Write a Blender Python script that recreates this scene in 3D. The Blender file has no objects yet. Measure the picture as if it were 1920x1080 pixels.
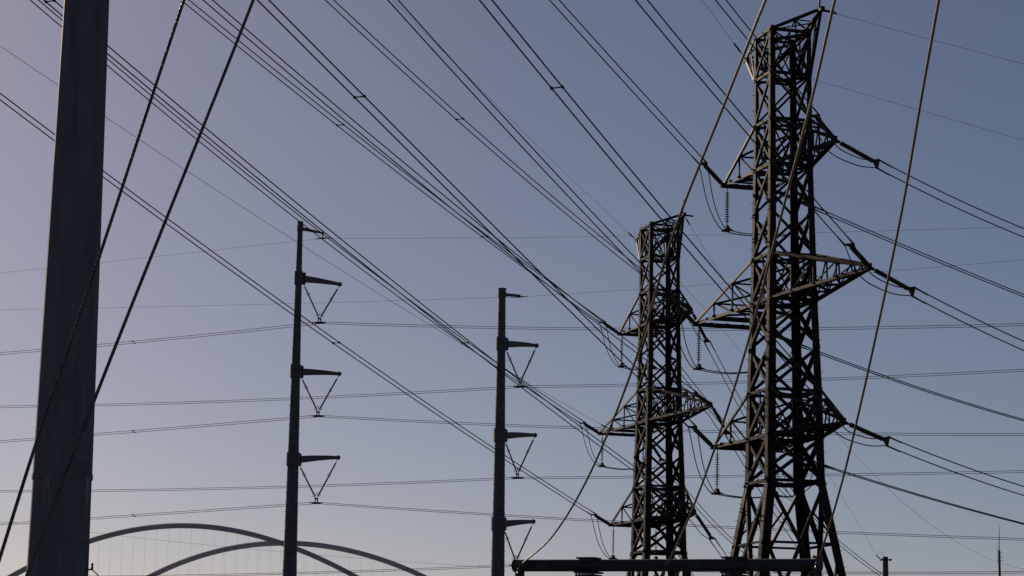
import bpy, math, random
import numpy as np
from mathutils import Vector, Matrix
random.seed(4)
S = bpy.context.scene
COL = S.collection

# ------------------------------------------------------------------ camera
F_PX = 4577.0                       # focal length in pixels of a 1920 px wide frame (about 86 mm)
PITCH, ROLL = 0.1762, 0.0146
C0 = np.array([0.0, 0.0, 1.7])
_fw = np.array([0, math.cos(PITCH), math.sin(PITCH)]); _rt = np.array([1.0, 0, 0]); _up = np.cross(_rt, _fw)
_r2 = math.cos(ROLL) * _rt + math.sin(ROLL) * _up
_u2 = np.cross(_r2, _fw)
RC = np.array([_r2, _u2, _fw])
cam = bpy.data.cameras.new('camera'); cam_o = bpy.data.objects.new('camera', cam); COL.objects.link(cam_o)
cam.sensor_width = 36.0; cam.lens = F_PX / 1920.0 * 36.0; cam.clip_start = 0.5; cam.clip_end = 20000
cam_o.matrix_world = Matrix(((_r2[0], _u2[0], -_fw[0], C0[0]), (_r2[1], _u2[1], -_fw[1], C0[1]),
                             (_r2[2], _u2[2], -_fw[2], C0[2]), (0, 0, 0, 1)))
S.camera = cam_o
# ------------------------------------------------------------------ sky, sun, exposure
SUN_AZ, SUN_EL = math.radians(-24), math.radians(22)      # ahead of the camera to the left, low
W = bpy.data.worlds.new('World'); S.world = W; W.use_nodes = True
nt = W.node_tree; nt.nodes.clear()
sky = nt.nodes.new('ShaderNodeTexSky'); sky.sky_type = 'NISHITA'; sky.sun_disc = False
sky.sun_elevation = SUN_EL; sky.sun_rotation = SUN_AZ
sky.altitude = 0; sky.air_density = 0.7; sky.dust_density = 0.3; sky.ozone_density = 1.0
tint = nt.nodes.new('ShaderNodeMix'); tint.data_type = 'RGBA'; tint.blend_type = 'MULTIPLY'; tint.inputs['Factor'].default_value = 1.0
tint.inputs['B'].default_value = (0.965, 0.878, 0.935, 1)
bg = nt.nodes.new('ShaderNodeBackground'); bg.inputs['Strength'].default_value = 0.05
wo = nt.nodes.new('ShaderNodeOutputWorld')
nt.links.new(sky.outputs['Color'], tint.inputs['A'])
nt.links.new(tint.outputs['Result'], bg.inputs['Color']); nt.links.new(bg.outputs['Background'], wo.inputs['Surface'])
sl = bpy.data.lights.new('sun', 'SUN'); sl.energy = 5.0; sl.angle = math.radians(0.5); sl.color = (1.0, 0.80, 0.62)
so = bpy.data.objects.new('sun', sl); COL.objects.link(so)
sd = Vector((math.sin(SUN_AZ) * math.cos(SUN_EL), math.cos(SUN_AZ) * math.cos(SUN_EL), math.sin(SUN_EL)))
so.rotation_euler = sd.to_track_quat('Z', 'Y').to_euler(); so.location = (-60, 40, 60)
vs = S.view_settings; vs.view_transform = 'Standard'; vs.look = 'None'; vs.gamma = 1; vs.use_curve_mapping = False
vs.exposure = -0.30

# ------------------------------------------------------------------ materials
def mat(name, col, rough=0.6, metal=0.0, var=0.3, scale=6.0, bump=0.0, spec=0.5, stretch=None, extra=None):
    m = bpy.data.materials.new(name); m.use_nodes = True
    t = m.node_tree; b = t.nodes['Principled BSDF']
    b.inputs['Roughness'].default_value = rough; b.inputs['Metallic'].default_value = metal
    b.inputs['Specular IOR Level'].default_value = spec
    tc = t.nodes.new('ShaderNodeTexCoord'); nz = t.nodes.new('ShaderNodeTexNoise')
    nz.inputs['Scale'].default_value = scale; nz.inputs['Detail'].default_value = 6
    if stretch:
        mp = t.nodes.new('ShaderNodeMapping'); mp.inputs['Scale'].default_value = stretch
        t.links.new(tc.outputs['Object'], mp.inputs['Vector']); t.links.new(mp.outputs['Vector'], nz.inputs['Vector'])
    else:
        t.links.new(tc.outputs['Object'], nz.inputs['Vector'])
    rp = t.nodes.new('ShaderNodeValToRGB')
    lo = tuple(c * (1 - var) for c in col) + (1,); hi = tuple(min(1, c * (1 + var)) for c in col) + (1,)
    rp.color_ramp.elements[0].position = 0.3; rp.color_ramp.elements[0].color = lo
    rp.color_ramp.elements[1].position = 0.7; rp.color_ramp.elements[1].color = hi
    t.links.new(nz.outputs['Fac'], rp.inputs['Fac']); t.links.new(rp.outputs['Color'], b.inputs['Base Color'])
    if bump:
        bp = t.nodes.new('ShaderNodeBump'); bp.inputs['Strength'].default_value = bump; bp.inputs['Distance'].default_value = 0.02
        t.links.new(nz.outputs['Fac'], bp.inputs['Height']); t.links.new(bp.outputs['Normal'], b.inputs['Normal'])
    if extra: extra(m, t, b, rp)
    return m
M = {}
def _member(m, t, b, rp):
    # random tone per member: weathering, and contrast standing in for sunlit and dark bars
    oi = t.nodes.new('ShaderNodeObjectInfo'); mr = t.nodes.new('ShaderNodeMapRange'); t.links.new(oi.outputs['Random'], mr.inputs['Value'])
    mr.inputs['To Min'].default_value = 0.35; mr.inputs['To Max'].default_value = 2.2
    mx = t.nodes.new('ShaderNodeMix'); mx.data_type = 'RGBA'; mx.blend_type = 'MULTIPLY'; mx.inputs['Factor'].default_value = 1
    t.links.new(rp.outputs['Color'], mx.inputs['A']); t.links.new(mr.outputs[0], mx.inputs['B']); t.links.new(mx.outputs['Result'], b.inputs['Base Color'])
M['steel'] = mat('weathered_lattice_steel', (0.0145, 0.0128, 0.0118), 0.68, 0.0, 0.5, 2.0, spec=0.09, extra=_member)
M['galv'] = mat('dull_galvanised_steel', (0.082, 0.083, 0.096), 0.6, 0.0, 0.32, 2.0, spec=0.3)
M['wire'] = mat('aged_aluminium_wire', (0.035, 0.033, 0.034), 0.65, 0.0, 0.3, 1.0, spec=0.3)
M['cable'] = mat('stranded_cable', (0.115, 0.09, 0.07), 0.42, 0.0, 0.4, 3.0, spec=0.5)
M['porc'] = mat('brown_glazed_porcelain', (0.035, 0.026, 0.022), 0.3, 0.0, 0.25, 8.0)
M['fit'] = mat('forged_steel_fitting', (0.030, 0.028, 0.028), 0.65, 0.0, 0.3, 9.0, spec=0.3)
M['poly'] = mat('grey_polymer', (0.05, 0.05, 0.055), 0.6, 0.0, 0.2, 9.0)
M['arch'] = mat('pale_painted_concrete', (0.42, 0.42, 0.47), 0.85, 0.0, 0.10, 0.4)
M['tube'] = mat('gantry_tube_steel', (0.050, 0.052, 0.062), 0.75, 0.0, 0.3, 4.0, spec=0.15)
M['wrap'] = mat('copper_coloured_grip', (0.13, 0.085, 0.055), 0.5, 0.3, 0.3, 20.0)
M['ground'] = mat('dry_gravel_ground', (0.075, 0.068, 0.055), 0.95, 0.0, 0.4, 0.35, 0.4)
def _stain(m, t, b, rp):
    # rain streaks of pale oxide below the slip joint, and fine vertical weathering
    tc = t.nodes.new('ShaderNodeTexCoord'); sp = t.nodes.new('ShaderNodeSeparateXYZ'); t.links.new(tc.outputs['Object'], sp.inputs[0])
    mp = t.nodes.new('ShaderNodeMapping'); mp.inputs['Scale'].default_value = (11, 3, 0.45)
    n2 = t.nodes.new('ShaderNodeTexNoise'); n2.inputs['Scale'].default_value = 1.0; n2.inputs['Detail'].default_value = 3
    t.links.new(tc.outputs['Object'], mp.inputs[0]); t.links.new(mp.outputs[0], n2.inputs['Vector'])
    mr = t.nodes.new('ShaderNodeMapRange'); mr.inputs['From Min'].default_value = 5.6; mr.inputs['From Max'].default_value = 6.3
    mr.inputs['To Min'].default_value = 0.0; mr.inputs['To Max'].default_value = 1.0
    t.links.new(sp.outputs['Z'], mr.inputs['Value'])
    lt = t.nodes.new('ShaderNodeMath'); lt.operation = 'LESS_THAN'; lt.inputs[1].default_value = 6.51; t.links.new(sp.outputs['Z'], lt.inputs[0])
    th = t.nodes.new('ShaderNodeMapRange'); th.inputs['From Min'].default_value = 0.56; th.inputs['From Max'].default_value = 0.66
    t.links.new(n2.outputs['Fac'], th.inputs['Value'])
    m1 = t.nodes.new('ShaderNodeMath'); m1.operation = 'MULTIPLY'; t.links.new(mr.outputs[0], m1.inputs[0]); t.links.new(lt.outputs[0], m1.inputs[1])
    m2 = t.nodes.new('ShaderNodeMath'); m2.operation = 'MULTIPLY'; t.links.new(m1.outputs[0], m2.inputs[0]); t.links.new(th.outputs[0], m2.inputs[1])
    m3 = t.nodes.new('ShaderNodeMath'); m3.operation = 'MULTIPLY'; m3.inputs[1].default_value = 0.8; t.links.new(m2.outputs[0], m3.inputs[0])
    mx = t.nodes.new('ShaderNodeMix'); mx.data_type = 'RGBA'; mx.inputs['B'].default_value = (0.30, 0.30, 0.30, 1)
    t.links.new(m3.outputs[0], mx.inputs['Factor']); t.links.new(rp.outputs['Color'], mx.inputs['A']); t.links.new(mx.outputs['Result'], b.inputs['Base Color'])
M['bigpole'] = mat('weathered_galvanised_pole', (0.135, 0.139, 0.163), 0.75, 0.0, 0.2, 1.0, spec=0.12, stretch=(5, 5, 0.5), extra=_stain)

# ------------------------------------------------------------------ helpers
def V(a): return np.asarray(a, float)
def nrm(a): a = V(a); return a / (np.linalg.norm(a) + 1e-12)
def project(P):
    q = RC @ (V(P) - C0); return np.array([960 + F_PX * q[0] / q[2], 540 - F_PX * q[1] / q[2]])
def ray(px): return RC.T @ np.array([(px[0] - 960) / F_PX, (540 - px[1]) / F_PX, 1.0])
def at(px, Y):
    d = ray(px); return C0 + d * (Y / d[1])
def frame(d, hint=(0, 0, 1)):
    d = nrm(d); h = V(hint)
    if abs(nrm(h) @ d) > 0.98: h = np.array([1.0, 0, 0]) if abs(d[0]) < 0.9 else np.array([0, 1.0, 0])
    e2 = nrm(h - (h @ d) * d); e1 = np.cross(e2, d); return d, e1, e2
class MB:
    def __init__(s): s.v = []; s.f = []; s.sm = []
    def add(s, vs, fs, smooth=False):
        o = len(s.v); s.v += [tuple(map(float, p)) for p in vs]; s.f += [tuple(i + o for i in q) for q in fs]; s.sm += [smooth] * len(fs); return s
    def loft(s, rings, closed=True, caps=True, smooth=False):
        n = len(rings[0]); vs = [p for r in rings for p in r]; fs = []
        for k in range(len(rings) - 1):
            for i in range(n):
                j = (i + 1) % n; fs.append((k * n + i, k * n + j, (k + 1) * n + j, (k + 1) * n + i))
        s.add(vs, fs, smooth)
        if caps:
            s.add(list(rings[0]), [tuple(range(n))[::-1]]); s.add(list(rings[-1]), [tuple(range(n))])
        return s
    def tube(s, pts, r, n=6, smooth=True, caps=True):
        pts = [V(p) for p in pts]; rings = []
        rr = r if hasattr(r, '__len__') else [r] * len(pts)
        for i, p in enumerate(pts):
            d = pts[min(i + 1, len(pts) - 1)] - pts[max(i - 1, 0)]
            d, e1, e2 = frame(d)
            rings.append([p + rr[i] * (math.cos(2 * math.pi * k / n) * e1 + math.sin(2 * math.pi * k / n) * e2) for k in range(n)])
        return s.loft(rings, smooth=smooth, caps=caps)
    def lathe(s, p, q, prof, n=10, smooth=False):      # prof: list of (distance along, radius)
        d, e1, e2 = frame(V(q) - V(p)); p = V(p); rings = []
        for (h, r) in prof:
            rings.append([p + d * h + r * (math.cos(2 * math.pi * k / n) * e1 + math.sin(2 * math.pi * k / n) * e2) for k in range(n)])
        return s.loft(rings, smooth=smooth)
    def box(s, c, ax, ay, az):
        c = V(c); ax, ay, az = V(ax) / 2, V(ay) / 2, V(az) / 2
        vs = [c + i * ax + j * ay + k * az for i in (-1, 1) for j in (-1, 1) for k in (-1, 1)]
        return s.add(vs, [(0, 1, 3, 2), (4, 6, 7, 5), (0, 4, 5, 1), (2, 3, 7, 6), (0, 2, 6, 4), (1, 5, 7, 3)])
    def bar(s, p, q, w, h, hint=(0, 0, 1)):            # solid rectangular bar
        d, e1, e2 = frame(V(q) - V(p), hint); return s.box((V(p) + V(q)) / 2, V(q) - V(p), e1 * w, e2 * h)
    def angle(s, p, q, w, t, out, off=0.0):            # rolled angle section, heel on the outward side
        p, q = V(p), V(q); d, e1, e2 = frame(q - p, out); e2 = -e2
        sec = [(0, 0), (w, 0), (w, t), (t, t), (t, w), (0, w)]
        rings = [[b + (a - w / 2) * e1 + (c + off) * e2 for a, c in sec] for b in (p, q)]
        return s.loft(rings)
    def build(s, name, m, parent=None):
        me = bpy.data.meshes.new(name); me.from_pydata(s.v, [], s.f); me.update()
        me.polygons.foreach_set('use_smooth', s.sm)
        me.materials.append(M[m] if isinstance(m, str) else m)
        o = bpy.data.objects.new(name, me); COL.objects.link(o)
        if parent is not None:
            o.parent = parent
            o.matrix_parent_inverse = wmat(parent).inverted()
        return o
def wmat(o):
    m = o.matrix_basis.copy()
    if o.parent is not None: m = wmat(o.parent) @ o.matrix_parent_inverse @ m
    return m
def tag(o, label, cat, group=None, kind=None):
    o['label'] = label; o['category'] = cat
    if group: o['group'] = group
    if kind: o['kind'] = kind
    return o
def thing(name, loc, label, cat, group=None, rz=0.0):
    o = bpy.data.objects.new(name, None); o.empty_display_size = 0.3; COL.objects.link(o)
    o.location = tuple(map(float, loc)); o.rotation_euler = (0, 0, rz); tag(o, label, cat, group); return o
def copy_tree(o, parent=None):
    c = o.copy(); COL.objects.link(c)
    if parent is not None: c.parent = parent
    for ch in list(o.children): copy_tree(ch, c)
    return c
def local(parent, P):                                  # world point from the local frame of an unrotated builder
    return P

# ------------------------------------------------------------------ the ground
g = MB(); NG = 24
for i in range(NG + 1):
    for j in range(NG + 1):
        x, y = (-1 + 2 * i / NG) * 6000, (-1 + 2 * j / NG) * 6000
        g.v.append((x, y, 0.0))
for i in range(NG):
    for j in range(NG):
        a = i * (NG + 1) + j; g.f.append((a, a + NG + 1, a + NG + 2, a + 1)); g.sm.append(False)
go = g.build('ground', 'ground'); go['kind'] = 'structure'

# ------------------------------------------------------------------ lattice towers
TW = [(14.243, 126.0, 0.281, 0.0), (10.856, 176.912, 0.277, -0.168)]     # x, y, heading, height offset
ARM_Z = [30.76, 23.565, 16.42]; ARM_TOP = [33.2, 25.95, 18.8]
LN = [6.828, 10.778, 7.581]; LF = [4.945, 8.243, 5.34]; BW = [2.892, 3.701, 3.769]
LEV = [38.04, 35.70, 33.2, 30.76, 28.35, 25.95, 23.565, 21.15, 18.8, 16.42, 14.10]
SZ = [(0, 7.7), (14.1, 3.16), (18.8, 2.98), (23.565, 2.68), (30.76, 2.40), (35.7, 2.33), (38.04, 2.33)]
PEAK = 5.17
def side(z): return float(np.interp(z, [a for a, b in SZ], [b for a, b in SZ]))
# tower frame: x along the beams across the line of arms, y away from the camera along the arms
SG = {'A': (-1, -1), 'C': (1, -1), 'B': (1, 1), 'D': (-1, 1)}
def crn(n, z): s = side(z) / 2; return np.array([SG[n][0] * s, SG[n][1] * s, z])
FACES = [('A', 'C', (0, -1, 0)), ('C', 'B', (1, 0, 0)), ('B', 'D', (0, 1, 0)), ('D', 'A', (-1, 0, 0))]
def att(t, k, near, sd):
    X, Y, th, dz = TW[t]
    p = (0.0, -LN[k]) if near else (sd * BW[k] / 2, LF[k])
    c, s = math.cos(th), math.sin(th)
    return np.array([X + c * p[0] - s * p[1], Y + s * p[0] + c * p[1], ARM_Z[k] + dz])
def peak_att(t, near):
    X, Y, th, dz = TW[t]; y = -PEAK if near else PEAK
    return np.array([X - math.sin(th) * y, Y + math.cos(th) * y, 38.04 + dz])

def build_tower():
    root = thing('lattice_tower', (0, 0, 0), '', 'pylon', 'lattice steel towers of the double line')
    zl = LEV + [9.4, 4.6, 0.0]
    for n in 'ABCD':                                    # legs: one angle section bent at each level
        sx, sy = SG[n]; rings = []
        for z in zl:
            w = float(np.interp(z, [0, 14, 20, 28, 38], [0.48, 0.45, 0.41, 0.34, 0.25])); t = 0.032
            c = crn(n, z)
            rings.append([c + np.array([-sx * a, -sy * b, 0]) for a, b in ((0, 0), (w, 0), (w, t), (t, t), (t, w), (0, w))])
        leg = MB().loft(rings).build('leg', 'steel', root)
        sb = MB()
        z = 3.0
        while z < 37.5:
            c = crn(n, z); k = int(z / 0.42)
            dv = np.array([sx, 0, 0]) if k % 2 else np.array([0, sy, 0])
            sb.bar(c - 0.02 * dv - 0.04 * np.array([sx, sy, 0]) * (1 - abs(dv)), c + 0.15 * dv - 0.04 * np.array([sx, sy, 0]) * (1 - abs(dv)), 0.02, 0.02)
            z += 0.42
        o = sb.build('step_bolts', 'steel', leg); o['kind'] = 'stuff'
        ft = MB(); c = crn(n, 0); ft.lathe(c + [0, 0, -0.3], c + [0, 0, 0.35], [(0, 0.55), (0.55, 0.5), (0.65, 0.3)], 10); ft.build('footing', 'ground', leg)
    rings_at = [38.04, 35.70, 33.2, 30.76, 25.95, 23.565, 18.8, 16.42, 14.10]
    for (p, q, nm) in FACES:
        nv = V(nm)
        for z in rings_at:
            a, b = crn(p, z), crn(q, z); w = 0.19 if z in ARM_Z else 0.15
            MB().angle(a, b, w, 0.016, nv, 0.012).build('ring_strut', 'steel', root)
        for k in range(len(LEV) - 1):
            z1, z0 = LEV[k], LEV[k + 1]; w = float(np.interp(z0, [14, 24, 36], [0.20, 0.168, 0.11]))
            MB().angle(crn(p, z0), crn(q, z1), w, 0.014, nv, 0.0).build('brace', 'steel', root)
            MB().angle(crn(q, z0), crn(p, z1), w, 0.014, nv, 0.03).build('brace', 'steel', root)
        # spread base: tall crossed braces with secondary members
        for (z1, z0, w) in ((14.10, 4.6, 0.22), (4.6, 0.0, 0.2)):
            MB().angle(crn(p, z0), crn(q, z1), w, 0.018, nv, 0.0).build('brace', 'steel', root)
            MB().angle(crn(q, z0), crn(p, z1), w, 0.018, nv, 0.035).build('brace', 'steel', root)
            f = side(z1) / (side(z0) + side(z1)); zc = z1 + (z0 - z1) * f
            X0 = (crn(p, zc) + crn(q, zc)) / 2
            if z1 > 10:
                for n_, o_ in ((p, q), (q, p)):
                    zm = (z1 + zc) / 2; lo = (zc + z0) / 2
                    MB().angle(crn(n_, zc), X0, 0.12, 0.012, nv, 0.06).build('redundant', 'steel', root)
                    a = crn(n_, zc); b = crn(n_, z0) * 0.5 + X0 * 0.5
                    MB().angle(a, (X0 + crn(n_, z0)) / 2, 0.11, 0.012, nv, 0.06).build('redundant', 'steel', root)
                    MB().angle(a, (X0 + crn(n_, z1)) / 2, 0.11, 0.012, nv, 0.06).build('redundant', 'steel', root)
                    MB().angle(crn(n_, lo), (X0 + crn(n_, z0)) / 2, 0.11, 0.012, nv, 0.06).build('redundant', 'steel', root)
        # gusset plates where braces meet the legs
        for z in LEV:
            for n_ in (p, q):
                c = crn(n_, z); o_ = crn(q if n_ == p else p, z); d = nrm(o_ - c)
                gs = 0.42 if z < 20 else 0.32
                MB().box(c + d * gs * 0.62 - nv * 0.045 , d * gs, nv * 0.018, (0, 0, gs * 1.25)).build('gusset_plate', 'steel', root)
    for z in rings_at:                                  # plan bracing
        MB().angle(crn('A', z), crn('B', z), 0.115, 0.012, (0, 0, 1), 0.02).build('plan_brace', 'steel', root)
        MB().angle(crn('C', z), crn('D', z), 0.115, 0.012, (0, 0, 1), 0.05).build('plan_brace', 'steel', root)
        mids = [(crn(p, z) + crn(q, z)) / 2 for p, q, _ in FACES]                       # inner diamond
        for i in range(4):
            MB().angle(mids[i], mids[(i + 1) % 4], 0.08, 0.01, (0, 0, -1), 0.04).build('plan_brace', 'steel', root)
    for k in range(4):                                  # fan bracing behind each pair of arms and the horns
        zt, zb = (ARM_TOP + [38.04])[k], (ARM_Z + [35.70])[k]
        for p, q, nm in FACES:
            mb = (crn(p, zb) + crn(q, zb)) / 2
            for c in (p, q): MB().angle(mb, crn(c, zt), 0.09, 0.012, nm, 0.10).build('fan_brace', 'steel', root)
            MB().angle(mb, (crn(p, zt) + crn(q, zt)) / 2, 0.075, 0.01, nm, 0.12).build('fan_brace', 'steel', root)
    def truss(part, top0, top1, bot0, bot1, fr, out, wt, wb, ww):
        top0, top1, bot0, bot1 = map(V, (top0, top1, bot0, bot1))
        MB().angle(top0, top1, wt, 0.018, out, 0.0).build('chord', 'steel', part)
        MB().angle(bot0, bot1, wb, 0.018, out, 0.0).build('chord', 'steel', part)
        prev = 0.0
        for i, a in enumerate(fr):
            T = top0 + (top1 - top0) * a; Bm = bot0 + (bot1 - bot0) * a; Bp = bot0 + (bot1 - bot0) * prev; Tp = top0 + (top1 - top0) * prev
            MB().angle(T, Bm, ww, 0.01, out, 0.02).build('web', 'steel', part)
            MB().angle(T, Bp, ww, 0.01, out, 0.03).build('web', 'steel', part)
            prev = a
    def cross(part, a0, a1, b0, b1, fr, w, up):
        a0, a1, b0, b1 = map(V, (a0, a1, b0, b1)); pa, pb = a0, b0
        for i, f in enumerate(fr):
            a = a0 + (a1 - a0) * f; b = b0 + (b1 - b0) * f
            MB().angle(a, b, w, 0.01, up, 0.03).build('web', 'steel', part)
            MB().angle(pa if i % 2 else pb, b if i % 2 else a, w, 0.01, up, 0.05).build('web', 'steel', part)
            MB().angle(pb if i % 2 else pa, a if i % 2 else b, w, 0.01, up, 0.07).build('web', 'steel', part)
            pa, pb = a, b
    for k in range(3):
        zt, zb = ARM_TOP[k], ARM_Z[k]; fr = (0.34, 0.67) if k == 1 else (0.5,); fn = (0.22, 0.45, 0.68, 0.86) if k == 1 else (0.33, 0.67)
        # arm on the camera side: comes to a point
        tip = np.array([0, -LN[k], zb])
        m = MB(); m.box(tip + [0, 0.12, 0.02], (0.10, 0, 0), (0, 0.55, 0), (0, 0, 0.34)); m.box(tip + [0, 0.05, -0.1], (0.34, 0, 0), (0, 0.3, 0), (0, 0, 0.03))
        arm = m.build('cross_arm', 'steel', root)
        tl, tr = tip + [-0.07, 0, 0.10], tip + [0.07, 0, 0.10]; bl, br = tip + [-0.07, 0, -0.03], tip + [0.07, 0, -0.03]
        truss(arm, crn('A', zt), tl, crn('A', zb), bl, fn, (-1, 0, 0.2), 0.17, 0.175, 0.095)
        truss(arm, crn('C', zt), tr, crn('C', zb), br, fn, (1, 0, 0.2), 0.17, 0.175, 0.095)
        cross(arm, crn('A', zb), bl, crn('C', zb), br, fn, 0.105, (0, 0, -1))
        cross(arm, crn('A', zt), tl, crn('C', zt), tr, fn, 0.09, (0, 0, 1))
        # arm on the far side: ends in a cross beam carrying two strings
        e0, e1 = np.array([-BW[k] / 2, LF[k], zb]), np.array([BW[k] / 2, LF[k], zb])
        m = MB(); m.bar(e0 + [-0.15, -0.09, 0], e1 + [0.15, -0.09, 0], 0.05, 0.22); m.bar(e0 + [-0.15, 0.09, 0], e1 + [0.15, 0.09, 0], 0.05, 0.22)
        for xx in (0.0, 0.25, 0.5, 0.75, 1.0): m.box(e0 + (e1 - e0) * xx + [0, 0, 0.125], (0.22, 0, 0), (0, 0.26, 0), (0, 0, 0.02))
        arm = m.build('cross_arm', 'steel', root)
        up = V([0, 0, 0.14])
        truss(arm, crn('D', zt), e0 + up, crn('D', zb), e0 + up * 0.2, fr, (-1, 0, 0.2), 0.19, 0.18, 0.11)
        truss(arm, crn('B', zt), e1 + up, crn('B', zb), e1 + up * 0.2, fr, (1, 0, 0.2), 0.19, 0.18, 0.11)
        cross(arm, crn('D', zb), e0, crn('B', zb), e1, fr + (0.8,), 0.11, (0, 0, -1))
        cross(arm, crn('D', zt), e0 + up, crn('B', zt), e1 + up, fr, 0.10, (0, 0, 1))
    # earth-wire horns at the top
    for sy, (p, q) in ((-1, ('A', 'C')), (1, ('D', 'B'))):
        tip = np.array([0, sy * PEAK, 38.04 if sy < 0 else 38.04])
        m = MB(); m.box(tip + [0, 0, 0], (0.22, 0, 0), (0, 0.5, 0), (0, 0, 0.22)); m.bar(tip + [0.05, 0, -0.05], tip + [0.75, 0, -0.08], 0.09, 0.10)
        if sy < 0: m.tube([tip + [-0.1, 0, 0.1], tip + [0.02, 0, 1.1]], 0.05, 6)
        horn = m.build('earth_wire_horn', 'steel', root)
        for nn, s in ((p, -1), (q, 1)):
            a, b = crn(nn, 38.04), crn(nn, 35.70); tt = tip + [s * 0.06, 0, 0.05]; tb = tip + [s * 0.06, 0, -0.06]
            truss(horn, a, tt, b, tb, (0.5,), (s, 0, 0.2), 0.13, 0.12, 0.085)
        cross(horn, crn(p, 38.04), tip + [-0.05, 0, 0], crn(q, 38.04), tip + [0.05, 0, 0], (0.5,), 0.07, (0, 0, 1))
    dl = MB(); pts = [crn('A', z) + [-0.10 + 0.03 * math.sin(z * 1.7), -0.16, 0] for z in np.linspace(37.5, 1.0, 40)]
    dl.tube(pts, 0.012, 5).build('down_lead', 'wire', root)
    return root
t1 = build_tower()
t2 = copy_tree(t1)
for t, root in enumerate((t1, t2)):
    root.location = (TW[t][0], TW[t][1], TW[t][3]); root.rotation_euler = (0, 0, TW[t][2])
tag(t1, 'larger dark lattice steel tower with three arms on each side, at right', 'pylon', 'lattice steel towers of the double line')
tag(t2, 'smaller lattice steel tower standing behind and left of the larger one', 'pylon', 'lattice steel towers of the double line')
TNAME = ['larger tower', 'smaller tower']; LEVN = ['upper', 'middle', 'lower']

# ------------------------------------------------------------------ wires
def plane_hit(px, A, az):
    n = np.array([-math.sin(az), math.cos(az)]); d = ray(px); t = n @ (A[:2] - C0[:2]) / (n @ d[:2]); P = C0 + t * d
    return (P[:2] - A[:2]) @ np.array([math.cos(az), math.sin(az)]), P[2], t
def fit_span(A, az, pts, b0=0.0006, wb=6e3):
    """sagging curve z = z0 + a s + b s^2 in the vertical plane of a line leaving A at azimuth az"""
    rows, rhs, ss = [], [], []
    for px in pts:
        s, z, dep = plane_hit(px, A, az); w = F_PX / dep
        rows.append([w * s, w * s * s]); rhs.append(w * (z - A[2])); ss.append(s)
    rows.append([0, wb]); rhs.append(wb * b0)
    c = np.linalg.lstsq(np.array(rows), np.array(rhs), rcond=None)[0]
    return c[0], c[1], max(ss)
def span_pt(A, az, c, s): return A + np.array([math.cos(az) * s, math.sin(az) * s, c[0] * s + c[1] * s * s])
ST_LEN = 3.05                                           # tower plate to yoke
def discs(m, p, q, n, r):
    L = np.linalg.norm(V(q) - V(p)); pt = L / n; prof = []
    for i in range(n):
        h = i * pt
        prof += [(h, 0.028), (h + 0.30 * pt, 0.04), (h + 0.36 * pt, r), (h + 0.48 * pt, r * 0.96), (h + 0.56 * pt, 0.04)]
    prof.append((L, 0.035)); m.lathe(p, q, prof, 10); return m
def string(A, d, label, yoke_dir, vertical_yoke=False, half=0.229):
    """tension string from A along d, ending in a yoke plate; returns the two conductor ends"""
    d = nrm(d); root = thing('insulator_string', A, label, 'insulator', 'insulator strings on the towers')
    m = MB(); m.tube([A, A + d * 0.40], 0.035, 6); m.box(A + d * 0.2, d * 0.18, nrm(np.cross(d, [0, 0, 1])) * 0.10, np.cross(nrm(np.cross(d, [0, 0, 1])), d) * 0.13)
    m.build('shackle', 'fit', root)
    o = discs(MB(), A + d * 0.40, A + d * 2.72, 16, 0.128).build('insulator_discs', 'porc', root); o['kind'] = 'stuff'
    e = nrm(V(yoke_dir) - (V(yoke_dir) @ d) * d); y0 = A + d * 2.72; y1 = A + d * ST_LEN; n = np.cross(d, e)
    pl = [y0 - e * 0.05, y0 + e * 0.05, y1 + e * (half + 0.05), y1 + d * 0.08 + e * (half + 0.05), y1 + d * 0.08 - e * (half + 0.05), y1 - e * (half + 0.05)]
    m = MB(); m.loft([[p - n * 0.02 for p in pl], [p + n * 0.02 for p in pl]]); m.build('yoke_plate', 'fit', root)
    ends = [y1 + e * half, y1 - e * half]
    for p in ends:
        m = MB(); m.tube([p - d * 0.05, p + d * 0.15, p + d * 0.95], [0.05, 0.048, 0.038], 7); m.build('dead_end_clamp', 'fit', root)
    return ends, y1, e
def conductor_pair(A, az, c, smax, ends, e, label, r, spacers=(), group=None, n=60, s0=None, name='twin_conductor'):
    s0 = ST_LEN if s0 is None else s0
    root = thing(name, span_pt(A, az, c, s0), label, 'power line', group)
    ss = s0 + (smax - s0) * np.linspace(0, 1, n); base = span_pt(A, az, c, s0)
    for i in range(2):
        off = (ends[i] - base)
        MB().tube([span_pt(A, az, c, s) + off for s in ss], r, 6).build('conductor', 'wire', root)
    for s in spacers:
        if not s0 < s < smax: continue
        P = span_pt(A, az, c, s); a, b = P + ends[0] - base, P + ends[1] - base; d = nrm(span_pt(A, az, c, s + 1) - P)
        m = MB(); m.tube([a, b], 0.028, 6)
        for p in (a, b): m.tube([p - d * 0.10, p - d * 0.04, p + d * 0.04, p + d * 0.10], [0.03, 0.065, 0.065, 0.03], 7)
        m.build('spacer', 'fit', root)
    return root
AZL = [math.radians(243), math.radians(243)]; AZR = [math.radians(36), math.radians(58)]
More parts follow.
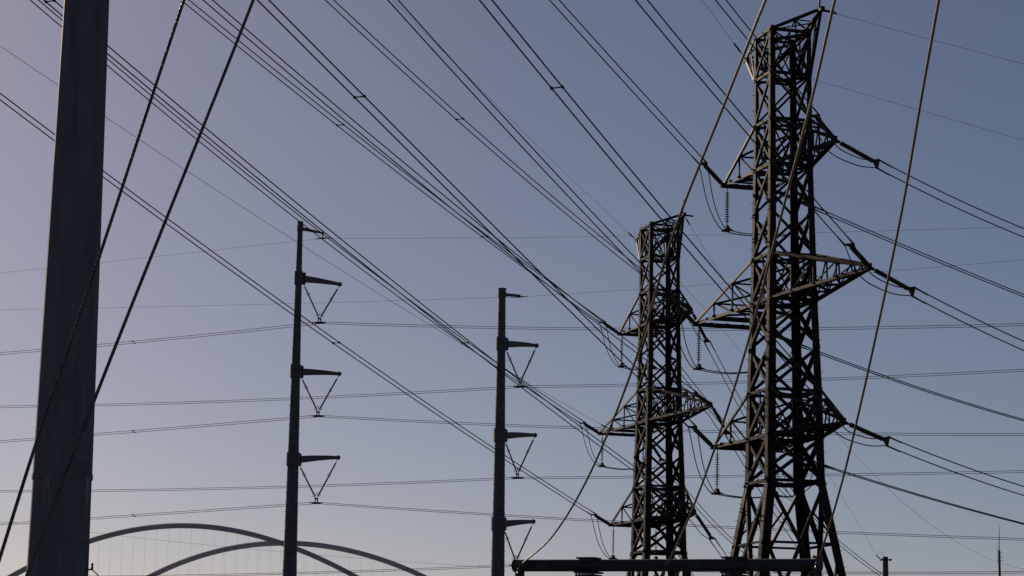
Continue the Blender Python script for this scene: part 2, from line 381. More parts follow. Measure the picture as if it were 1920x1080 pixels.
LEFT = [{('n', 0): [(1352.5, 0), (1397, 58)], ('n', 1): [(1203.5, 0), (1367.5, 200)], ('f', 0): [(1039, 0), (1286, 270), (1316, 302)],
         ('n', 2): [(910, 0), (1044.5, 163), (1133, 270), (1248, 408), (1352, 534)], ('f', 1): [(737, 0), (960, 246), (982.5, 270), (1196, 496)],
         ('f', 2): [(493, 0), (674, 181.5), (762, 270), (960, 466)]},
        {('n', 0): [(618, 0), (862, 222.5), (960, 310)], ('f', 0): [(348, 0), (480, 108), (638, 236), (681, 270), (909, 439), (1129, 605)],
         ('n', 1): [(389, 0), (480, 76.5), (706, 270), (960, 475)], ('f', 1): [(203, 119), (480, 342.5), (872, 645), (1094, 796)],
         ('n', 2): [(203, 94), (480, 326), (747, 540)],
         ('f', 2): [(0, 181), (100.5, 257), (193.5, 325.5), (480, 536), (630.6, 642.4), (874, 810), (960, 867), (1116, 965)]}]
RIGHT = [{('n', 0): [(1667, 318), (1920, 436)], ('n', 1): [(1734, 558), (1920, 648)], ('n', 2): [(1686, 836), (1920, 920)],
          ('f', 0): [(1552, 401), (1679, 455), (1885, 541), (1920, 554)], ('f', 1): [(1544, 665), (1630, 696), (1737, 731), (1920, 788)],
          ('f', 2): [(1567, 879), (1690, 919), (1920, 982)]},
         {('n', 0): [(1334, 657), (1394, 768)], ('n', 1): [(1366, 817), (1407, 882), (1507, 1036)], ('n', 2): [(1333, 1009), (1360, 1045)],
          ('f', 0): [(1261, 674), (1279, 696), (1315, 744), (1583, 1025), (1655, 1080)], ('f', 1): [(1241, 867), (1297, 933), (1415, 1047)],
          ('f', 2): [(1245, 1030), (1300, 1080)]}]
SPACER_PX = {(0, 'n', 2): [(1044.5, 163)], (0, 'f', 2): [(674, 181.5)], (1, 'n', 0): [(862, 222.5)], (1, 'f', 0): [(638, 236), (909, 439)],
             (1, 'f', 1): [(872, 645)], (1, 'n', 2): [(94, 2)], (1, 'f', 2): [(630.6, 642.4)]}
YOKE = {}
for t in (0, 1):
    for (nf, k), pts in LEFT[t].items():
        A = att(t, k, nf == 'n', -1); c = fit_span(A, AZL[t], pts)
        where = "%s lattice tower's %s %s arm" % (('larger', 'smaller')[t], 'right-hand' if nf == 'n' else 'left-hand', LEVN[k])
        d = span_pt(A, AZL[t], c, 1.5) - A; perp = np.array([-math.sin(AZL[t]), math.cos(AZL[t]), 0])
        ends, y1, e = string(A, d, 'insulator string tying the left-side wires to the %s' % where, perp)
        sp = [plane_hit(px, A, AZL[t])[0] for px in SPACER_PX.get((t, nf, k), [])]
        s_ = float(np.linalg.norm((y1 - A)[:2]))
        conductor_pair(A, AZL[t], c, c[2] + 60, ends, e, 'wire pair descending from the upper left to the %s' % where,
                       0.031 if t == 0 else 0.031, sp, 'twin wires left of the towers', 70, s_)
        YOKE[(t, nf, k, 'L')] = ends
    for (nf, k), pts in RIGHT[t].items():
        A = att(t, k, nf == 'n', 1); c = fit_span(A, AZR[t], pts, 0.002, 4e2)
        where = "%s lattice tower's %s %s arm" % (('larger', 'smaller')[t], 'right-hand' if nf == 'n' else 'left-hand', LEVN[k])
        d = span_pt(A, AZR[t], c, 1.5) - A
        vert = (t == 0 and nf == 'n')
        perp = np.array([0.05, 0.1, -1.0]) if vert else np.array([math.sin(AZR[t]), -math.cos(AZR[t]), -0.12 if t == 0 else 0.0])
        ends, y1, e = string(A, d, 'insulator string tying the right-side wires to the %s' % where, perp)
        s_ = float(np.linalg.norm((y1 - A)[:2])); smax = c[2] * 1.6 + 4
        while span_pt(A, AZR[t], c, smax)[2] < 3.0: smax *= 0.95
        conductor_pair(A, AZR[t], c, smax, ends, e, 'wire pair leaving rightward from the %s' % where,
                       0.030, (), 'twin wires right of the towers', 40, s_)
        YOKE[(t, nf, k, 'R')] = ends

# jumper loops and the strings that steady them
def smooth_path(P, n=14):
    P = [V(p) for p in P]; Q = [2 * P[0] - P[1]] + P + [2 * P[-1] - P[-2]]; out = []
    for i in range(1, len(Q) - 2):
        p0, p1, p2, p3 = Q[i - 1:i + 3]
        for u in np.linspace(0, 1, n, endpoint=False):
            out.append(0.5 * (2 * p1 + (p2 - p0) * u + (2 * p0 - 5 * p1 + 4 * p2 - p3) * u * u + (3 * p1 - p0 - 3 * p2 + p3) * u ** 3))
    out.append(P[-1]); return out
for t in (0, 1):
    for k in range(3):
        where = '%s arm of the %s' % (LEVN[k], TNAME[t])
        # far side, two hanging strings
        cl = []
        for sdn, w in ((-1, 'left'), (1, 'right')):
            A = att(t, k, False, sdn); B = A - [0, 0, 2.35]
            # hang a little inward from the very end of the beam
            ax = nrm(att(t, k, False, 1) - att(t, k, False, -1)); A = A - ax * sdn * 0.22 - [0, 0, 0.12]; B = B - ax * sdn * 0.20
            root = thing('insulator_string', A, 'hanging insulator string, %s end of the left-hand %s' % (w, where), 'insulator', 'insulator strings on the towers')
            MB().tube([A + [0, 0, 0.05], A - [0, 0, 0.22]], 0.025, 6).build('shackle', 'fit', root)
            o = discs(MB(), A - [0, 0, 0.22], B + [0, 0, 0.30], 13, 0.128).build('insulator_discs', 'porc', root); o['kind'] = 'stuff'
            m = MB(); m.tube([B + [0, 0, 0.30], B + [0, 0, 0.1]], 0.03, 6)
            pr = np.cross(ax, [0, 0, 1]); n_ = ax
            pl = [B + [0, 0, 0.14] - pr * 0.05, B + [0, 0, 0.14] + pr * 0.05, B + pr * 0.26 - [0, 0, 0.1], B - pr * 0.26 - [0, 0, 0.1]]
            m.loft([[p - n_ * 0.10 for p in pl], [p + n_ * 0.10 for p in pl]])
            for s in (-1, 1): m.tube([B + pr * 0.22 * s - [0, 0, 0.14] - n_ * 0.25, B + pr * 0.22 * s - [0, 0, 0.12], B + pr * 0.22 * s - [0, 0, 0.14] + n_ * 0.25], [0.04, 0.07, 0.04], 6)
            m.build('clamp', 'fit', root); cl.append((B - [0, 0, 0.13], pr))
        root = thing('jumper_loop', cl[0][0], 'pair of slack jumper wires hanging below the left-hand %s' % where, 'wire', 'jumper wires at the towers')
        YL, YR = YOKE[(t, 'f', k, 'L')], YOKE[(t, 'f', k, 'R')]
        pr = cl[0][1]
        if (YL[0] - YL[1]) @ pr < 0: YL = YL[::-1]
        if (YR[0] - YR[1]) @ pr < 0: YR = YR[::-1]
        for i, s in ((0, 1), (1, -1)):
            a, b = YL[i], YR[i]; p, q = cl[0][0] + pr * 0.22 * s, cl[1][0] + pr * 0.22 * s
            hl = (p - a); hr = (b - q)
            pa = [a, a + [0, 0, -0.35] + hl * [0.06, 0.06, 0], a + hl * [0.32, 0.32, 0.62], a + hl * [0.66, 0.66, 0.92], p,
                  (p + q) / 2 - [0, 0, 0.16], q, q + hr * [0.38, 0.38, 0.03], q + hr * [0.75, 0.75, 0.36], b]
            pts = smooth_path(pa, 8)
            MB().tube(pts, 0.029, 6).build('jumper_wire', 'wire', root)
            MB().tube([pts[0], pts[4]], [0.055, 0.04], 7).build('terminal_lug', 'fit', root)
        # camera side: loop passing under the arm tip
        YL, YR = YOKE[(t, 'n', k, 'L')], YOKE[(t, 'n', k, 'R')]; T = att(t, k, True, 0)
        if t == 0:
            YR = sorted(YR, key=lambda p: -p[2]); YL = sorted(YL, key=lambda p: -p[0])
        root = thing('jumper_loop', T, 'pair of slack jumper wires passing under the right-hand %s' % where, 'wire', 'jumper wires at the towers')
        for i in range(2):
            a, b = YL[i], YR[i]; mid = T + [0, 0, -0.42 - 0.18 * i] + (a - YL[1 - i]) * 0.5
            pa = [a, a * 0.62 + mid * 0.38 - [0, 0, 0.25], mid - [0, 0, 0.05], b * 0.55 + mid * 0.45 - [0, 0, 0.22], b]
            MB().tube(smooth_path(pa, 10), 0.029, 6).build('jumper_wire', 'wire', root)

def single_wire(A, az, pts, label, r, extra=20.0, name='shield_wire', cat='wire', b0=0.0006, wb=3e3, group=None, link=1.1, smax=None):
    c = fit_span(A, az, pts, b0, wb); smax = smax or c[2] + extra
    root = thing(name, A, label, cat, group)
    ss = np.linspace(link * 0.85, smax, 60)
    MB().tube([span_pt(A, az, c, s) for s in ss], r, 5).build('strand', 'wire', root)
    d = nrm(span_pt(A, az, c, 1.0) - A)
    m = MB(); m.tube([A, A + d * link * 0.5, A + d * link * 0.55, A + d * link], [0.03, 0.03, 0.06, 0.05], 6); m.build('dead_end_grip', 'fit', root)
    return c
single_wire(peak_att(0, False), AZL[0], [(1318, 0), (1372, 81)], 'thin shield wire reaching the left horn atop the larger tower', 0.010, 60, link=1.9)
single_wire(peak_att(1, False), AZL[1], [(737, 0), (960, 225), (1167, 431)], 'thin shield wire reaching the left horn atop the smaller tower', 0.010, 60, link=1.6)
single_wire(peak_att(0, True), AZR[0], [(1567, 25), (1920, 120)], 'thin shield wire leaving right from the peak of the larger tower', 0.010, 30)
single_wire(peak_att(0, False), AZR[0], [(1529, 148), (1920, 264)], 'thin shield wire passing behind the head of the larger tower', 0.010, 30)
single_wire(peak_att(1, True), AZR[1], [(1296, 415), (1353, 537), (1565, 810), (1790, 1001), (1870, 1062)], 'thin shield wire falling right from the peak of the smaller tower', 0.011, 20, wb=10)
c = fit_span(peak_att(1, False), AZR[1], [(1280, 537), (1384, 643), (1556, 906), (1647, 1042)], 0.001, 10)
s_end = plane_hit((1643, 1038), peak_att(1, False), AZR[1])[0]
single_wire(peak_att(1, False), AZR[1], [(1280, 537), (1384, 643), (1556, 906), (1647, 1042)], 'thin wire falling to the stub pole at lower right', 0.011, wb=10, b0=0.001, smax=s_end)
STUB = span_pt(peak_att(1, False), AZR[1], c, s_end)
A = att(1, 1, False, -1) + (att(1, 1, False, 1) - att(1, 1, False, -1)) * 0.25 + [0, 0, 0.3]
single_wire(A, AZL[1], [(0, 83), (195, 220), (480, 407), (690, 540), (960, 692), (1145, 784)], 'thin cable from the left edge to the smaller tower\'s left-hand middle arm', 0.013, 40, name='optical_cable', link=1.8)

# ------------------------------------------------------------------ steel poles of the crossing line
LAZ = math.radians(-25); ARMD = np.array([math.cos(LAZ + math.pi / 2), math.sin(LAZ + math.pi / 2), 0.0])
SC = 1.7
PL = [dict(Y=133 * SC, ax=[(563, 418), (543, 1080)], wd=[(9.5, 430), (26, 1080)], br=[(562, 521), (552, 696), (546, 861)], tip=[(637, 533), (636, 701), (634, 858)],
           cl=[(599, 605), (596, 780), (593, 943)],
           L=[[(0, 663), (185, 648)], [(0, 828), (175, 815)], [(0, 983), (172, 972)]],
           R=[[(940, 614.5), (1160, 617.5), (1540, 616), (1920, 609)], [(940, 797), (1080, 802), (1540, 813), (1920, 815)], [(940, 968), (1150, 978), (1430, 990), (1577, 999), (1920, 1012)]],
           pk=[(572, 428), (605, 437), (605, 447)], pL=[(190, 492), (0, 512)], pR=[(900, 447), (1190, 442), (1920, 425)],
           word='left'),
      dict(Y=135 * SC, ax=[(941.5, 543), (932, 1080)], wd=[(13, 560), (25, 1080)], br=[(940, 644), (937, 816), (933, 982)], tip=[(1006, 648), (1003, 816), (1000, 978)],
           cl=[(975, 725), (970, 896), (967, 1060)],
           L=[[(565, 747), (170, 760), (0, 763)], [(540, 912.5), (170, 921), (0, 921)], [(555, 1075), (300, 1080)]],
           R=[[(1190, 721), (1545, 712), (1920, 694)], [(1300, 892.5), (1540, 892), (1920, 884)], [(1540, 1074), (1920, 1073)]],
           pk=[(950, 552), (974, 554), (975, 557)], pL=[(565, 569), (180, 577), (0, 581)], pR=[(1190, 543), (1920, 487)],
           word='right')]
def ngon(c, r, n=12, rot=0.0): return [V(c) + [r * math.cos(2 * math.pi * (i + rot) / n), r * math.sin(2 * math.pi * (i + rot) / n), 0] for i in range(n)]
for P in PL:
    Y = P['Y']; top = at(P['ax'][0], Y); px_m = F_PX / (Y * 1.02)
    ztop = top[2]; zb = at(P['ax'][1], Y)[2]
    r1, r0 = P['wd'][0][0] / px_m / 2, P['wd'][1][0] / px_m / 2
    def rad(z): return r1 + (r0 - r1) * (ztop - z) / (ztop - zb)
    which = 'left of the two grey tubular poles' if P['word'] == 'left' else 'shorter grey tubular pole nearer the lattice towers'
    pole = thing('steel_pole', (top[0], top[1], 0), 'taller grey tubular steel pole with three curved arms, beside the arches' if P['word'] == 'left' else 'shorter grey tubular steel pole with three arms, left of the towers', 'utility pole', 'tubular steel poles of the crossing line')
    c0 = np.array([top[0], top[1], 0]); n_sec = 9 if P['word'] == 'left' else 4
    cuts = np.linspace(0, ztop, n_sec + 1)
    for i in range(n_sec):
        za, zc = cuts[i], cuts[i + 1]
        MB().loft([ngon(c0 + [0, 0, za + (0.02 if i else 0)], rad(za) * 0.985), ngon(c0 + [0, 0, zc], rad(zc))]).build('shaft_section', 'galv', pole)
    MB().loft([ngon(c0 + [0, 0, ztop], rad(ztop) * 1.25), ngon(c0 + [0, 0, ztop + 0.12], rad(ztop) * 1.25)]).build('cap', 'galv', pole)
    m = MB(); zz = zb - 4
    while zz < ztop - 0.5:
        for s in (-1, 1): m.bar(c0 + [s * rad(zz) * 0.95, -0.1, zz], c0 + [s * (rad(zz) + 0.045), -0.1, zz], 0.04, 0.05)
        zz += 0.9
    o = m.build('climbing_lugs', 'galv', pole); o['kind'] = 'stuff'
    def on_arm(px):
        A = np.array([c0[0], c0[1], 0.0]); s, z, _ = plane_hit(px, A, LAZ + math.pi / 2); return s, z
    for k in range(3):
        zbk = at(P['br'][k], Y)[2]; r = rad(zbk)
        st, zt = on_arm(P['tip'][k]); sc_, zc = on_arm(P['cl'][k])
        c = c0 + [0, 0, zbk]
        m = MB(); m.loft([ngon(c - [0, 0, 0.62], r + 0.11), ngon(c + [0, 0, 0.62], r + 0.11)]); m.build('arm_collar', 'galv', pole)
        m = MB(); tt = np.linspace(0, 1, 9); rings = []
        pts = [c0 + ARMD * (r + 0.1 + (st - r - 0.1) * u) + [0, 0, zbk + (zt - zbk) * (1.25 * u - 0.25 * u * u)] for u in tt]
        m.tube(pts, [0.36 - 0.20 * u for u in tt], 12, smooth=True)
        arm = m.build('davit_arm', 'galv', pole)
        e = pts[-1]; MB().lathe(e - ARMD * 0.1, e + ARMD * 0.22, [(0, 0.22), (0.16, 0.23), (0.32, 0.14)], 10).build('end_cap', 'galv', arm)
        MB().box(c + ARMD * (r + 0.2), ARMD * 0.14, np.cross(ARMD, [0, 0, 1]) * 0.9, (0, 0, 1.15)).build('flange', 'galv', arm)
        # V string
        C = c0 + ARMD * sc_ + [0, 0, zc]; inn = c0 + ARMD * (r + 0.55) + [0, 0, zbk - 0.35]; outp = pts[-1] - ARMD * 0.1 - [0, 0, 0.2]
        lev = LEVN[k]
        vsr = thing('v_string', C, 'V-shaped insulator below the %s arm of the %s tubular pole' % (lev, 'taller' if P['word'] == 'left' else 'shorter'), 'insulator', 'V-shaped insulators on the poles')
        for a in (inn, outp):
            dd = nrm(C + [0, 0, 0.35] - a); Lr = np.linalg.norm(C + [0, 0, 0.35] - a)
            m = MB(); m.tube([a + [0, 0, 0.15], a, a + dd * 0.5], 0.03, 6)
            prof = [(0, 0.045)]; h = 0.0
            ln = Lr - 0.9
            nn = 46
            for i in range(nn):
                h = ln * i / nn; prof += [(h, 0.05), (h + ln / nn * 0.35, 0.085), (h + ln / nn * 0.5, 0.05)]
            prof.append((ln, 0.05)); m.lathe(a + dd * 0.5, a + dd * (Lr - 0.4), prof, 8)
            m.tube([a + dd * (Lr - 0.4), a + dd * Lr], 0.04, 6)
            rod = m.build('insulator_rod', 'poly', vsr)
            for fr_, rr, gap in ((0.30 if a is inn else 0.40, 0.17, 0), (0.88, 0.22, 0)):
                cc = a + dd * Lr * fr_; _, e1, e2 = frame(dd, (0, 0, 1))
                ring = [cc + rr * (math.cos(q) * e1 + math.sin(q) * e2) for q in np.linspace(0.3, 2 * math.pi - 0.3, 16)]
                MB().tube(ring, 0.022, 5).build('corona_ring', 'fit', rod)
        ld = np.array([math.cos(LAZ), math.sin(LAZ), 0])
        m = MB(); m.bar(C + [0, 0, 0.38] - ARMD * 0.35, C + [0, 0, 0.38] + ARMD * 0.35, 0.05, 0.14)
        for s in (-1, 1): m.bar(C + [0, 0, 0.36] + ARMD * 0.2 * s, C + ARMD * 0.229 * s - [0, 0, 0.02], 0.05, 0.09)
        m.build('yoke_plate', 'fit', vsr)
        m = MB()
        for s in (-1, 1): m.tube([C + ARMD * 0.229 * s - ld * 0.6, C + ARMD * 0.229 * s, C + ARMD * 0.229 * s + ld * 0.6], [0.045, 0.085, 0.045], 6)
        m.build('suspension_clamp', 'fit', vsr)
        # conductors left and right of the clamp
        for side_, az in (('L', LAZ + math.pi), ('R', LAZ)):
            pp = P[side_][k]; cc = fit_span(C, az, pp, 0.0001, 2e3)
            ends = [C + ARMD * 0.229 - [0, 0, 0.06], C - ARMD * 0.229 + [0, 0, 0.06]]
            conductor_pair(C, az, cc, cc[2] + 14, ends, ARMD, 'pair of thin wires running %s from the %s arm of the %s tubular pole' % ('left' if side_ == 'L' else 'right', lev, 'taller' if P['word'] == 'left' else 'shorter'),
                           0.024, [plane_hit((245, pp[0][1]), C, az)[0]] if side_ == 'L' and P['word'] == 'left' else (), 'wires of the crossing line', 36, 0.3)
    # peak arm with shield-wire clamp
    s1, z1 = on_arm(P['pk'][1]); s2, z2 = on_arm(P['pk'][2]); zk = at(P['pk'][0], Y)[2]
    m = MB(); m.tube([c0 + ARMD * rad(zk) * 0.6 + [0, 0, zk], c0 + ARMD * s1 + [0, 0, z1]], [0.19, 0.10], 8); m.box(c0 + ARMD * s1 + [0, 0, z1 - 0.05], ARMD * 0.25, (0.1, 0.1, 0), (0, 0, 0.3))
    m.build('peak_arm', 'galv', pole)
    m = MB(); m.loft([ngon(c0 + [0, 0, zk - 0.3], rad(zk) + 0.06), ngon(c0 + [0, 0, zk + 0.3], rad(zk) + 0.06)]); m.build('arm_collar', 'galv', pole)
    Cp = c0 + ARMD * s1 + [0, 0, z2]
    m = MB(); m.tube([c0 + ARMD * s1 + [0, 0, z1], Cp], 0.05, 6); ld = np.array([math.cos(LAZ), math.sin(LAZ), 0]); m.tube([Cp - ld * 0.9, Cp - ld * 0.3, Cp, Cp + ld * 0.3, Cp + ld * 0.9], [0.03, 0.06, 0.09, 0.06, 0.03], 6)
    m.build('shield_clamp', 'fit', pole)
    for az, pp, wd in ((LAZ + math.pi, P['pL'], 'left'), (LAZ, P['pR'], 'right')):
        single_wire(Cp, az, pp, 'hair-thin shield wire running %s from the top of the %s tubular pole' % (wd, 'taller' if P['word'] == 'left' else 'shorter'), 0.012, 14, wb=2e3, b0=0.0001, link=0.4)

# ------------------------------------------------------------------ big near pole at left
NY = 50.0
def edge(y): return (118.5 - 0.0648 * y, 206.5 - 0.0374 * y)
pa, pb = at((sum(edge(0)) / 2, 0), NY), at((sum(edge(1080)) / 2, 1080), NY)
cx = (pa[0] + pb[0]) / 2
zj = at((115, 895), NY)[2]; ZJ_CHECK = zj
def nrad(y):
    l, r_ = edge(y); return (r_ - l) / 2 * (NY * 1.0) / F_PX
za_, zb_ = pa[2], pb[2]
def prad(z): return nrad(1080) + (nrad(0) - nrad(1080)) * (z - zb_) / (za_ - zb_)
near = thing('steel_pole', (cx, NY, 0), 'thick dark tapered steel pole close to the camera at the left edge', 'utility pole')
def ax(z): return np.array([pb[0] + (pa[0] - pb[0]) * (z - zb_) / (za_ - zb_), NY, z])
c0 = np.array([cx, NY, 0])
MB().loft([ngon(ax(0), prad(0) * 0.985, 12, 0.0), ngon(ax(zj + 0.05), prad(zj) * 0.985, 12, 0.0)]).build('lower_shaft', 'bigpole', near)
MB().loft([ngon(ax(zj), prad(zj), 12, 0.0), ngon(ax(30), prad(30), 12, 0.0)]).build('upper_shaft', 'bigpole', near)
MB().loft([ngon(ax(zj - 0.05), prad(zj) * 1.02, 12, 0.0), ngon(ax(zj + 0.05), prad(zj) * 1.024, 12, 0.0), ngon(ax(zj + 0.07), prad(zj) * 1.003, 12, 0.0)]).build('slip_joint_rim', 'bigpole', near)
m = MB()
for (x, y) in ((163, 868), (162, 885), (158, 938), (155, 1018)):
    p = at((x, y), NY - 0.45); m.lathe(p, p + [0.03, -0.08, 0], [(0, 0.035), (0.05, 0.035), (0.08, 0.02)], 6)
o = m.build('step_lugs', 'bigpole', near); o['kind'] = 'stuff'
p = at((168, 1068), NY); m = MB(); m.bar(p - [0.1, 0, 0], p + [0.06, 0, 0], 0.03, 0.03); m.lathe(p + [0.05, 0, -0.01], p + [0.05, 0, 0.14], [(0, 0.02), (0.05, 0.03), (0.08, 0.015), (0.11, 0.03), (0.15, 0.01)], 8)
m.tube([p + [0.05, 0, 0], p + [0.12, 0.2, -0.08], p + [0.3, 0.8, -0.35]], 0.012, 5); m.build('side_bracket', 'fit', near)

# ------------------------------------------------------------------ tubular gantry and the cables dropping to it
gl, gr = at((969, 1060.5), 48.5), at((1534, 1059.5), 45.2); gd = nrm(gr - gl); gn = nrm(np.cross(gd, [0, 0, 1])); GR = 0.118
gn = gn if gn[1] < 0 else -gn
gan = thing('gantry', ((gl + gr) / 2 * [1, 1, 0]), 'dark horizontal pipe gantry on posts along the bottom edge', 'gantry')
MB().tube([gl - gd * 0.02, gr + gd * 0.02], GR, 24).build('crossbeam', 'tube', gan)
MB().tube([gr + gd * 0.021, gr + gd * 0.05], GR * 1.06, 24).build('end_cap', 'tube', gan)
MB().tube([gl - gd * 0.021, gl - gd * 0.05], GR * 1.06, 24).build('end_cap', 'tube', gan)
for p, rr in ((gl + gd * 0.07, 0.095), (gr - gd * 0.10, 0.095)):
    MB().tube([p * [1, 1, 0], p - [0, 0, 0.10]], rr, 16).build('end_post', 'tube', gan)
for px in (1111, 1386):
    u = np.interp(px, [969, 1534], [0, 1]); p = gl + (gr - gl) * u
    up = V([0, 0, 1])
    m = MB(); m.box(p + up * (GR + 0.022), gd * 0.40, gn * 0.30, up * 0.03)
    for s in (-0.10, -0.05, 0.0, 0.05, 0.10): m.tube([p + gd * s - gd * 0.012, p + gd * s + gd * 0.012], GR * 1.10, 20)
    m.box(p + up * (GR * 0.9), gd * 0.30, gn * 0.26, up * 0.08)
    sad = m.build('saddle_clamp', 'tube', gan)
    m = MB(); m.box(p - up * (GR + 0.02), gd * 0.46, gn * 0.36, up * 0.035); m.box(p - up * (GR + 0.075), gd * 0.42, gn * 0.34, up * 0.03)
    for s in (-0.19, -0.12, 0.12, 0.19):
        q = p - up * (GR + 0.05) + gd * s - gn * -0.15; m.tube([q - up * 0.08, q + up * 0.05], 0.018, 6)
    m.build('base_flange', 'tube', sad)
    MB().tube([p * [1, 1, 0], p - up * (GR + 0.09)], 0.13, 16).build('post', 'tube', gan)

def rope(pts, r, strands=7, lay=14.0, n_per=1):
    """helically stranded cable: a core tube with outer strands wound round it"""
    pts = [V(p) for p in pts]; L = np.cumsum([0] + [np.linalg.norm(pts[i + 1] - pts[i]) for i in range(len(pts) - 1)])
    m = MB(); m.tube(pts, r * 0.62, 6)
    step = 2 * r * lay / 14.0; N = int(L[-1] / step) + 1; N = min(N, 700)
    u = np.linspace(0, L[-1], N); X = np.array([np.interp(u, L, [p[i] for p in pts]) for i in range(3)]).T
    D = np.gradient(X, axis=0)
    fr = [frame(d) for d in D]
    rs = r * 0.40
    for k in range(strands):
        path = []
        for i in range(N):
            ph = 2 * math.pi * (k / strands + u[i] / (2 * r * lay)); _, e1, e2 = fr[i]
            path.append(X[i] + (r - rs) * (math.cos(ph) * e1 + math.sin(ph) * e2))
        m.tube(path, rs, 4, caps=False)
    return m
def curve_fit_pts(px_list, Y_list, n=40):
    P = [at(p, y) for p, y in zip(px_list, Y_list)]; return smooth_path(P, n)
DROPS = [([(1470, -80), (1435, 0), (1360, 190), (1262, 440), (1190, 680), (1110, 880), (1040, 1000), (978, 1058)], (25, 26.5, 30, 34.5, 38.5, 42.5, 45.6, 48.2), 'left-hand of three tan cables dropping to the pipe gantry'),
         ([(1586, -80), (1565, 0), (1521, 190), (1458, 430), (1400, 650), (1342, 835), (1296, 960), (1252, 1058)], (25, 26.5, 30, 34, 38, 41.6, 44.2, 46.7), 'middle of three tan cables dropping to the pipe gantry'),
         ([(1774, -80), (1760, 0), (1728, 180), (1690, 400), (1640, 640), (1590, 860), (1560, 970), (1536, 1046)], (25, 26.5, 29.5, 33.5, 37.5, 41.5, 43.5, 45.0), 'right-hand of three tan cables dropping to the pipe gantry')]
for px, ys, lb in DROPS:
    pts = curve_fit_pts(px, ys, 10); root = thing('drop_cable', pts[-1], lb, 'cable', 'cables dropping to the gantry')
    rope(pts, 0.0195, 9, 11).build('cable', 'cable', root)
    p = pts[-1]; fr_ = p + gn * 0.03
    m = MB(); m.box(p, gd * 0.10, gn * 0.10, (0, 0, 0.07)); m.bar(p - gd * 0.12 + [0, 0, 0.02], p + gd * 0.06, 0.05, 0.05); m.build('clamp', 'wrap', root)
    tail = [p, p + gn * 0.10 + [0.0, 0, -0.08], p + gn * 0.13 + [-0.02, 0, -0.25], p + gn * 0.13 + [-0.04, 0, -0.7]]
    rope(smooth_path(tail, 6), 0.026, 3, 5).build('twisted_tail', 'wrap', root)
NEARC = [([(372, -80), (345, 0), (282, 190), (213, 400), (140, 620), (68, 830), (0, 1045), (-30, 1140)], (33, 32.4, 31.6, 30.7, 29.8, 29.0, 28.2, 27.9), 'dark stranded cable slanting across the thick left pole, the left one'),
         ([(505, -80), (475, 0), (400, 190), (316, 400), (228, 620), (140, 845), (50, 1080), (20, 1160)], (33, 32.4, 31.6, 30.7, 29.8, 28.9, 28.0, 27.7), 'dark stranded cable slanting across the thick left pole, the right one')]
for px, ys, lb in NEARC:
    pts = curve_fit_pts(px, ys, 10); root = thing('stranded_cable', pts[-1], lb, 'cable', 'cables in front of the thick pole')
    rope(pts, 0.0235, 6, 11).build('cable', 'cable', root)

# ------------------------------------------------------------------ small things at lower right
d = ray((1660, 1043)); sy_ = STUB[1]; top = at((1660, 1044), sy_); rpx = 5.2 * sy_ / F_PX
stub = thing('stub_pole', (top[0], top[1], 0), 'small dark pole top with a short crosspiece, low at right', 'utility pole')
MB().loft([ngon((top[0], top[1], 0), rpx * 1.5), ngon(top, rpx)]).build('shaft', 'galv', stub)
u_ = sy_ / F_PX
m = MB(); m.bar(top + [-9 * u_, -rpx - 0.05, -6 * u_], top + [9 * u_, -rpx - 0.05, -6 * u_], 0.08, 2.2 * u_)
for s in (-1, 1): m.tube([top + [s * 8.5 * u_, -rpx - 0.25, -6 * u_], top + [s * 8.5 * u_, -rpx + 0.15, -6 * u_]], 2.2 * u_, 8)
m.build('crosspiece', 'fit', stub)
m = MB(); m.tube([STUB, STUB + (top + [-8 * u_, 0, -6 * u_] - STUB) * 0.5, top + [-8 * u_, 0, -6 * u_]], 1.1 * u_, 6)
m.tube(smooth_path([STUB + [1 * u_, 0, 1 * u_], STUB + [6 * u_, 0, 6 * u_], STUB + [10 * u_, 0, 5 * u_], top + [-1 * u_, 0, 0]], 5), 0.3 * u_, 5); m.build('dead_end', 'fit', stub)
AY = 210.0; au = AY / F_PX; at_ = at((1873.5, 1032), AY)
ant = thing('antenna_mast', (at_[0], at_[1], 0), 'slim antenna mast with a thin whip near the lower right corner', 'antenna')
MB().tube([at_ * [1, 1, 0], at_], [3.2 * au, 2.2 * au], 8).build('mast', 'galv', ant)
MB().tube([at_, at_ + [0.6 * au, 0, 22 * au], at_ + [1.6 * au, 0, 46 * au]], [0.9 * au, 0.7 * au, 0.3 * au], 5).build('whip', 'galv', ant)
for dz in (-4, -13, -19): MB().tube([at_ + [0, 0, dz * au], at_ + [7 * au, 0, dz * au]], 0.35 * au, 5).build('dipole', 'galv', ant)
MB().tube([at_ + [-3 * au, 0, -25 * au], at_ + [-4 * au, 0, 10 * au]], 0.3 * au, 5).build('side_whip', 'galv', ant)

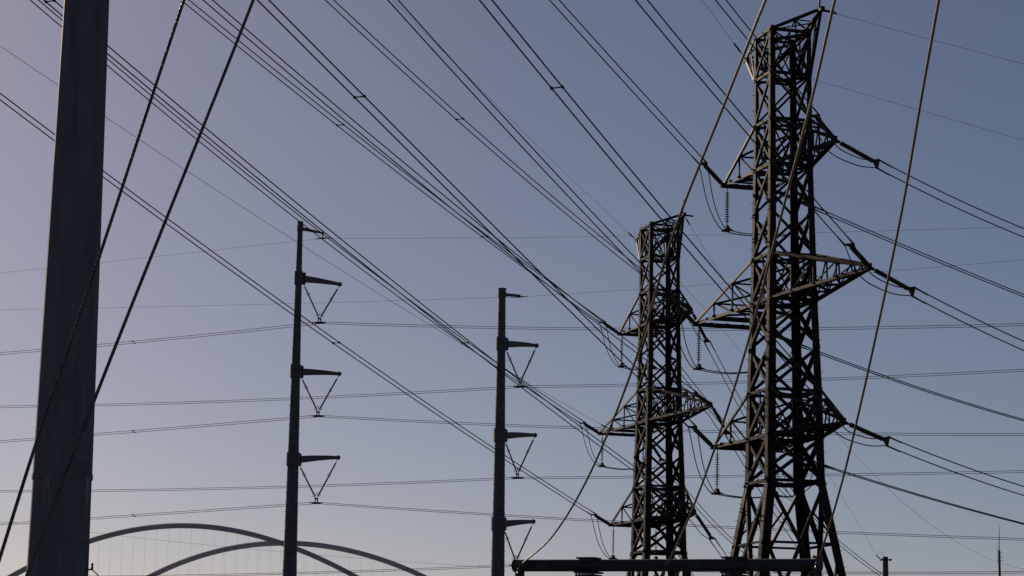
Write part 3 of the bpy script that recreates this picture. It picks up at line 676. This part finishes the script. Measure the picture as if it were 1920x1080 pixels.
# ------------------------------------------------------------------ arch bridge far away
bridge = thing('arch_bridge', at((440, 1150), 500) * [1, 1, 0], 'pale double arch bridge with thin hangers, far off at lower left', 'bridge')
for (pts, Y) in (([(-60, 1128), (40, 1073), (105, 1036), (170, 1011), (250, 992), (330, 985), (405, 989), (480, 1004), (560, 1030), (670, 1080), (760, 1136)], 480.0),
                 ([(200, 1130), (280, 1080), (340, 1053), (400, 1035), (470, 1022), (545, 1017), (615, 1023), (675, 1036), (735, 1056), (795, 1081), (880, 1128)], 540.0)):
    px = np.array(pts, float); k = np.polyfit(px[:, 0] - px[5, 0], px[:, 1], 4)
    xs = np.linspace(px[0, 0] - 60, px[-1, 0] + 60, 64); ys = np.polyval(k, xs - px[5, 0])
    P = [at((x, y + 1.0), Y) for x, y in zip(xs, ys)]; P = [p for p in P if p[2] > 4]
    u = Y / F_PX; rings = []
    for i, p in enumerate(P):
        d = nrm(P[min(i + 1, len(P) - 1)] - P[max(i - 1, 0)]); up = np.array([-d[2], 0, d[0]]); h = 4.4 * u
        rings.append([p + up * h * a + np.array([0, b, 0]) for a, b in ((-1, -0.9), (-0.2, -1.2), (0.6, -1.2), (1, -0.7), (1, 0.7), (0.6, 1.2), (-0.2, 1.2), (-1, 0.9))])
    arch = MB().loft(rings).build('arch_rib', 'arch', bridge)
    xw = [p[0] for p in P]; zw = [p[2] for p in P]; dk = 9.0
    x = xw[0] + 4
    while x < xw[-1] - 3:
        z = float(np.interp(x, xw, zw))
        if z > dk + 2: MB().tube([(x, Y, dk), (x, Y, z - 3.5 * u)], 0.011, 5).build('hanger', 'galv', arch)
        x += 21.5 * u
    MB().box(((xw[0] + xw[-1]) / 2, Y + 8, dk - 0.6), (xw[-1] - xw[0] + 60, 0, 0), (0, 18, 0), (0, 0, 1.2)).build('deck', 'arch', bridge)
    for x in np.linspace(xw[0], xw[-1], 6): MB().box((x, Y + 8, (dk - 1.2) / 2), (2.2, 0, 0), (0, 10, 0), (0, 0, dk - 1.22)).build('pier', 'arch', bridge)
# faint far wire in front of the arches
Aw = at((-40, 972), 300); Bw = at((930, 1064), 300); m = MB()
m.tube([Aw + (Bw - Aw) * u + [0, 0, -1.2 * 4 * u * (1 - u) * 0.5] for u in np.linspace(0, 1, 30)], 0.014, 5)
tag(m.build('far_wire', 'wire'), 'faint thin wire sloping down across the arch bridge', 'wire')
